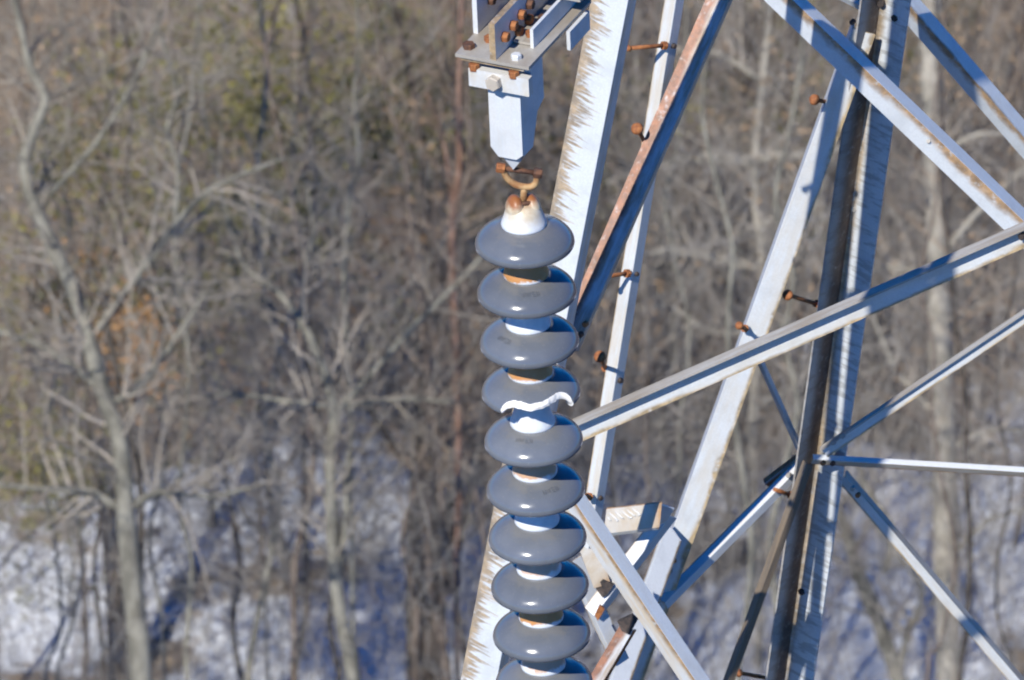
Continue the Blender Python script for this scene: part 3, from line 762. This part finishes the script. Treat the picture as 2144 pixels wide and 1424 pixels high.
def leaves(mb, c, rad, n, size):
    for _ in range(n):
        p = c + Vector((rnd.gauss(0, rad.x), rnd.gauss(0, rad.y), rnd.gauss(0, rad.z)))
        a = wob(1).normalized(); b = a.orthogonal().normalized(); s = size * rnd.uniform(.6, 1.3)
        i = [mb.add(p + a * s), mb.add(p + b * s * .5), mb.add(p - a * s), mb.add(p - b * s * .5)]
        mb.quad(i, 0)

tree('bare_tree', 'pale grey leaning tree at far left whose trunk zigzags up to the top', 80.0,
     [(300, 1500, 48), (285, 1300, 46), (270, 1150, 43), (262, 1060, 40), (252, 930, 38), (215, 820, 36), (185, 710, 32), (150, 600, 33), (98, 490, 30), (52, 360, 27), (70, 275, 24), (96, 205, 20), (62, 140, 16), (40, 40, 14)],
     [[(205, 690, 22), (300, 560, 18), (372, 465, 16), (450, 390, 12), (600, 330, 7)], [(366, 470, 12), (372, 350, 10), (350, 270, 9), (370, 190, 8), (330, 60, 6)],
      [(232, 830, 20), (150, 765, 17), (70, 715, 14), (-60, 680, 10)], [(240, 840, 18), (300, 800, 15), (380, 690, 11), (430, 610, 8)],
      [(258, 1070, 22), (190, 1030, 17), (100, 1025, 14), (-40, 1010, 10)], [(270, 1070, 18), (330, 1030, 15), (440, 1040, 11), (560, 1010, 7)],
      [(100, 410, 14), (200, 300, 11), (290, 150, 9), (340, 20, 7)]],
     M['bark_grey'], M['twig_grey'], 40, seed=3)
tree('bare_tree', 'slim grey tree left of the insulators, forked low with a dark twin stem', 82.0,
     [(745, 1500, 36), (720, 1330, 32), (704, 1220, 29), (694, 1080, 26), (692, 960, 25), (700, 870, 24), (682, 790, 20), (642, 690, 17), (580, 610, 14), (515, 560, 11), (480, 470, 8)],
     [[(700, 1240, 17), (722, 1120, 14), (726, 1000, 11), (740, 880, 8)], [(692, 880, 18), (760, 800, 15), (870, 680, 13), (975, 575, 10), (1040, 500, 7)],
      [(690, 850, 14), (600, 840, 12), (500, 825, 10), (430, 830, 7)], [(628, 690, 12), (640, 560, 10), (655, 480, 8), (640, 380, 6)],
      [(720, 850, 11), (850, 835, 9), (960, 845, 6)]],
     M['bark_grey'], M['twig_grey'], 34, seed=5)
tree('bare_tree', 'thick pale upright trunk behind the lattice bars at the right', 88.0,
     [(1990, 1500, 58), (1985, 1300, 56), (1978, 1000, 53), (1968, 700, 51), (1960, 430, 47), (1950, 150, 45), (1946, -40, 43)],
     [[(1985, 520, 16), (2060, 430, 13), (2160, 340, 9)], [(1975, 880, 16), (1880, 780, 12), (1820, 640, 9)], [(1980, 760, 15), (2080, 700, 11), (2180, 640, 8)], [(1965, 330, 14), (2050, 280, 11), (2180, 290, 7)], [(1975, 950, 15), (2070, 900, 12), (2190, 910, 8)], [(1970, 600, 13), (1890, 560, 10), (1800, 570, 6)], [(1982, 1180, 14), (2070, 1090, 11), (2180, 1060, 7)]],
     M['bark_pale'], M['twig_grey'], 22, seed=7)
tree('bare_tree', 'crooked grey sapling leaning left, below the lattice node beside the thick pale trunk', 90.0,
     [(1905, 1500, 36), (1870, 1390, 34), (1828, 1270, 32), (1790, 1180, 28), (1765, 1090, 24), (1720, 1000, 18), (1690, 900, 14)],
     [[(1880, 1420, 20), (1900, 1330, 16), (1930, 1230, 12), (1850, 1130, 10), (1800, 1020, 8)], [(1850, 1200, 22), (1870, 1120, 18), (1815, 1020, 14), (1780, 940, 10)]],
     M['bark_grey'], M['twig_grey'], 24, seed=9)
tree('bare_tree', 'broad dark brown trunk just left of the insulator string at the bottom', 89.0,
     [(892, 1500, 84), (888, 1250, 80), (890, 1050, 74), (900, 900, 58), (890, 760, 44), (915, 600, 34), (900, 480, 26)],
     [[(930, 1020, 30), (965, 900, 24), (990, 760, 17), (960, 650, 12)], [(870, 980, 22), (800, 900, 17), (760, 820, 12)]],
     M['bark_umber'], M['twig_brown'], 30, seed=12)
tree('bare_tree', 'narrow nearly black trunk against blue snow beside the insulator string', 92.0,
     [(930, 1500, 46), (936, 1280, 44), (948, 1080, 40), (956, 900, 36), (960, 760, 28)],
     [[(950, 1060, 16), (1000, 1100, 13), (1040, 1040, 9)]],
     M['bark_dark'], M['twig_dark'], 16, seed=13)
tree('bare_tree', 'dark trunk standing right behind the pale zigzag tree at lower left', 91.0,
     [(258, 1500, 60), (250, 1300, 58), (238, 1120, 50), (225, 960, 40), (230, 800, 30)], [], M['bark_dark'], M['twig_dark'], 18, seed=14)
tree('bare_tree', 'thin dark straight trunk against bright snow at lower left centre', 93.0,
     [(420, 1500, 24), (432, 1300, 26), (445, 1120, 24), (440, 980, 18), (452, 850, 14)], [], M['bark_dark'], M['twig_dark'], 12, seed=15)
tree('bare_tree', 'dark trunk leaning left against the snow, left of the slim forked tree', 92.0,
     [(650, 1500, 30), (636, 1340, 30), (608, 1200, 28), (580, 1110, 24), (560, 1000, 18), (550, 880, 13)],
     [[(600, 1180, 14), (550, 1120, 12), (500, 1060, 8)]], M['bark_dark'], M['twig_dark'], 14, seed=16)
tree('bare_tree', 'reddish brown thin stem left of the topmost insulator disc', 84.0,
     [(958, 1500, 12), (960, 900, 13), (946, 500, 15), (962, 350, 13), (960, 200, 11), (965, 60, 9)], [[(950, 470, 8), (930, 300, 7), (890, 190, 5)]], M['bark_red'], M['twig_brown'], 16, seed=17)
tree('bare_tree', 'whip thin grey stem curving up the middle of the left thicket', 83.0,
     [(745, 1500, 9), (735, 900, 10), (722, 640, 12), (722, 520, 12), (735, 400, 11), (752, 340, 10), (742, 200, 9), (750, 60, 7)], [], M['bark_grey'], M['twig_grey'], 12, seed=18)
tree('bare_tree', 'pale slender trunk with sideways limbs between the left leg and the wide white bar', 91.0,
     [(1585, 1500, 20), (1590, 1200, 22), (1575, 900, 22), (1600, 600, 20), (1580, 380, 18), (1600, 150, 15)],
     [[(1590, 560, 26), (1500, 540, 24), (1400, 525, 20), (1330, 540, 12)], [(1585, 340, 30), (1480, 330, 27), (1380, 345, 22), (1270, 385, 14)], [(1590, 330, 28), (1700, 322, 20), (1800, 300, 12)],
      [(1588, 700, 18), (1480, 690, 15), (1400, 640, 12), (1330, 650, 8)], [(1592, 470, 16), (1700, 430, 13), (1830, 450, 10), (1930, 420, 6)], [(1585, 850, 16), (1690, 800, 13), (1790, 790, 10), (1900, 740, 7)], [(1595, 170, 14), (1500, 110, 11), (1400, 105, 7)], [(1580, 1010, 15), (1470, 1000, 12), (1350, 960, 8)]],
     M['bark_pale'], M['twig_grey'], 34, seed=19)

# many thin young trees that nothing tells apart
rs_ = random.Random(5)
n_s = 0
for i in range(46):
    px = rs_.uniform(-80, 2240); d = rs_.uniform(82, 97)
    rnd.seed(100 + i); wpx = rs_.uniform(7, 17); x = px; pl = []
    y = 1480
    while y > -120:
        pl.append((x, y, wpx * (0.45 + 0.55 * (y + 120) / 1600))); y -= rs_.uniform(120, 200); x += rs_.uniform(-38, 38)
    b = rs_.random()
    tree('young_tree', 'thin bare young tree blurred in the winter thicket behind the tower', d, pl, [],
         M['bark_grey'] if b < .5 else (M['bark_brown'] if b < .8 else M['bark_dark']), M['twig_grey'] if b < .45 else M['twig_brown'],
         16, 'thin young trees of the thicket', seed=200 + i, nk=(3, 2), top=4.0)

# undergrowth: nobody could count it
rnd.seed(77)
def thicket(name, label, mt, count, xr, yr, hr, lean, nk, lr=0.006):
    mb = MB()
    for _ in range(count):
        x = rnd.uniform(*xr); y = rnd.uniform(*yr); b = Vector((x, y, gz(x, y) - .05))
        h = rnd.uniform(*hr)
        grow(mb, b, Vector((rnd.uniform(-lean, lean), rnd.uniform(-lean, lean), 1)), h, rnd.uniform(.6, 1.3) * lr, 0, 3, 0.16, nk, 0.10)
    o = mb.build(name, mt); tag(o, label, 'undergrowth', kind='stuff'); return o
thicket('undergrowth', 'tangled grey brown twigs filling the wood behind the tower', M['twig_grey'], 540, (-5.0, 5.0), (73, 91), (2.0, 5.0), .35, (4, 3, 2))
thicket('undergrowth', 'low tan stems standing in the snow below the thicket', M['twig_brown'], 150, (-4.8, 4.8), (74, 83), (1.2, 3.6), .4, (4, 3, 2))
thicket('undergrowth', 'pale sunlit whips crossing in front of the thicket', M['twig_pale'], 230, (-4.6, 4.6), (69, 86), (3.0, 7.0), .6, (6, 3, 1), 0.005)
thicket('undergrowth', 'brown brush on the upper slope behind the tower', M['twig_brown'], 620, (-5.2, 5.2), (83, 97), (1.6, 4.2), .4, (4, 3, 2))
mb = MB()
for (px, py, d, n) in ((660, 260, 90, 160), (360, 430, 90, 150), (150, 960, 90, 120), (800, 170, 92, 120), (240, 240, 88, 140), (480, 640, 90, 120), (880, 300, 92, 140), (120, 560, 89, 120), (1180, 330, 92, 120), (1650, 60, 95, 100), (1500, 120, 95, 80), (40, 1200, 92, 40), (600, 400, 92, 120), (20, 1400, 93, 40), (420, 250, 92, 140), (560, 120, 93, 140), (900, 60, 94, 140), (1120, 480, 94, 120), (330, 900, 92, 100), (100, 860, 88, 120), (1900, 60, 96, 120), (1420, 420, 95, 90), (1600, 480, 95, 80), (700, 330, 90, 140), (620, 200, 89, 140), (300, 520, 88, 130), (860, 230, 90, 130), (180, 300, 88, 120), (760, 620, 92, 120), (520, 480, 91, 120), (1340, 200, 94, 110), (1700, 180, 95, 110)):
    c = at_d(px, py, d)
    for _ in range(7):
        leaves(mb, c + Vector((rnd.gauss(0, .34), rnd.gauss(0, .4), rnd.gauss(0, .3))), Vector((.15, .16, .13)), int(n * 0.8), 0.027)
tag(mb.build('evergreen_leaves', M['leaf_olive']), 'olive green evergreen leaves scattered in the left thicket', 'foliage', kind='stuff')
mb = MB()
for (px, py, d, n, s) in ((190, 640, 84, 90, .22), (250, 720, 84, 70, .2), (170, 560, 84, 40, .15), (560, 820, 92, 60, .35), (880, 480, 94, 90, .4), (600, 780, 93, 60, .3), (1060, 60, 95, 60, .4), (900, 150, 95, 70, .3), (1750, 1250, 95, 40, .4)):
    
    for _ in range(9): leaves(mb, at_d(px, py, d) + Vector((rnd.gauss(0, s), rnd.gauss(0, s), rnd.gauss(0, s * .8))), Vector((.09, .09, .08)), int(n * 0.9), 0.022)
tag(mb.build('dry_leaves', M['leaf_orange']), 'orange dead leaves still hanging in the thicket', 'foliage', kind='stuff')
mb = MB()
for _ in range(150):
    c = at_d(rnd.uniform(-50, 2200), rnd.uniform(-50, 900), rnd.uniform(88, 97)); leaves(mb, c, Vector((.3, .4, .25)), 45, 0.03)
tag(mb.build('dry_brush_leaves', M['leaf_tan']), 'tan dead leaves and seed heads scattered through the brush', 'foliage', kind='stuff')

# unseen evergreen added left of the view to throw shade on the snow
def evergreen(label, x, y, h, rad, seed):
    rnd.seed(seed); b = Vector((x, y, gz(x, y) - .1)); root = empty('added_shade_tree', b); tag(root, label, 'tree')
    mb = MB(); tube(mb, [b, b + EZ * h * .5, b + EZ * h], [.17, .11, .02], 9); mb.build('trunk', M['bark_brown'], root, origin=b)
    mb = MB(); lb = MB()
    for i in range(130):
        z = h * (0.28 + 0.72 * rnd.random()); L = rad * (1.05 - z / h) * 1.25 * rnd.uniform(.7, 1.1) + .15; an = rnd.uniform(0, 6.283)
        p = b + EZ * z; q = p + Vector((math.cos(an), math.sin(an), rnd.uniform(-.15, .2))) * L
        tube(lb, [p, p.lerp(q, .5), q], [.02, .013, .005], 4)
        for _ in range(int(14 + 26 * L)):
            f = rnd.uniform(.15, 1); c = p.lerp(q, f) + wob(.22)
            a = ((q - p).normalized() + wob(.6)).normalized(); c2 = a.orthogonal().normalized(); s = rnd.uniform(.10, .2)
            mb.quad([mb.add(c - a * s), mb.add(c + c2 * .022), mb.add(c + a * s), mb.add(c - c2 * .022)], 0)
    lb.build('branches', M['bark_brown'], root, origin=b); mb.build('crown', M['leaf_olive'], root, origin=b)
evergreen('unseen tall narrow evergreen added beyond the left edge to shade the snow', -5.3, 70.2, 17.0, 1.7, 401)
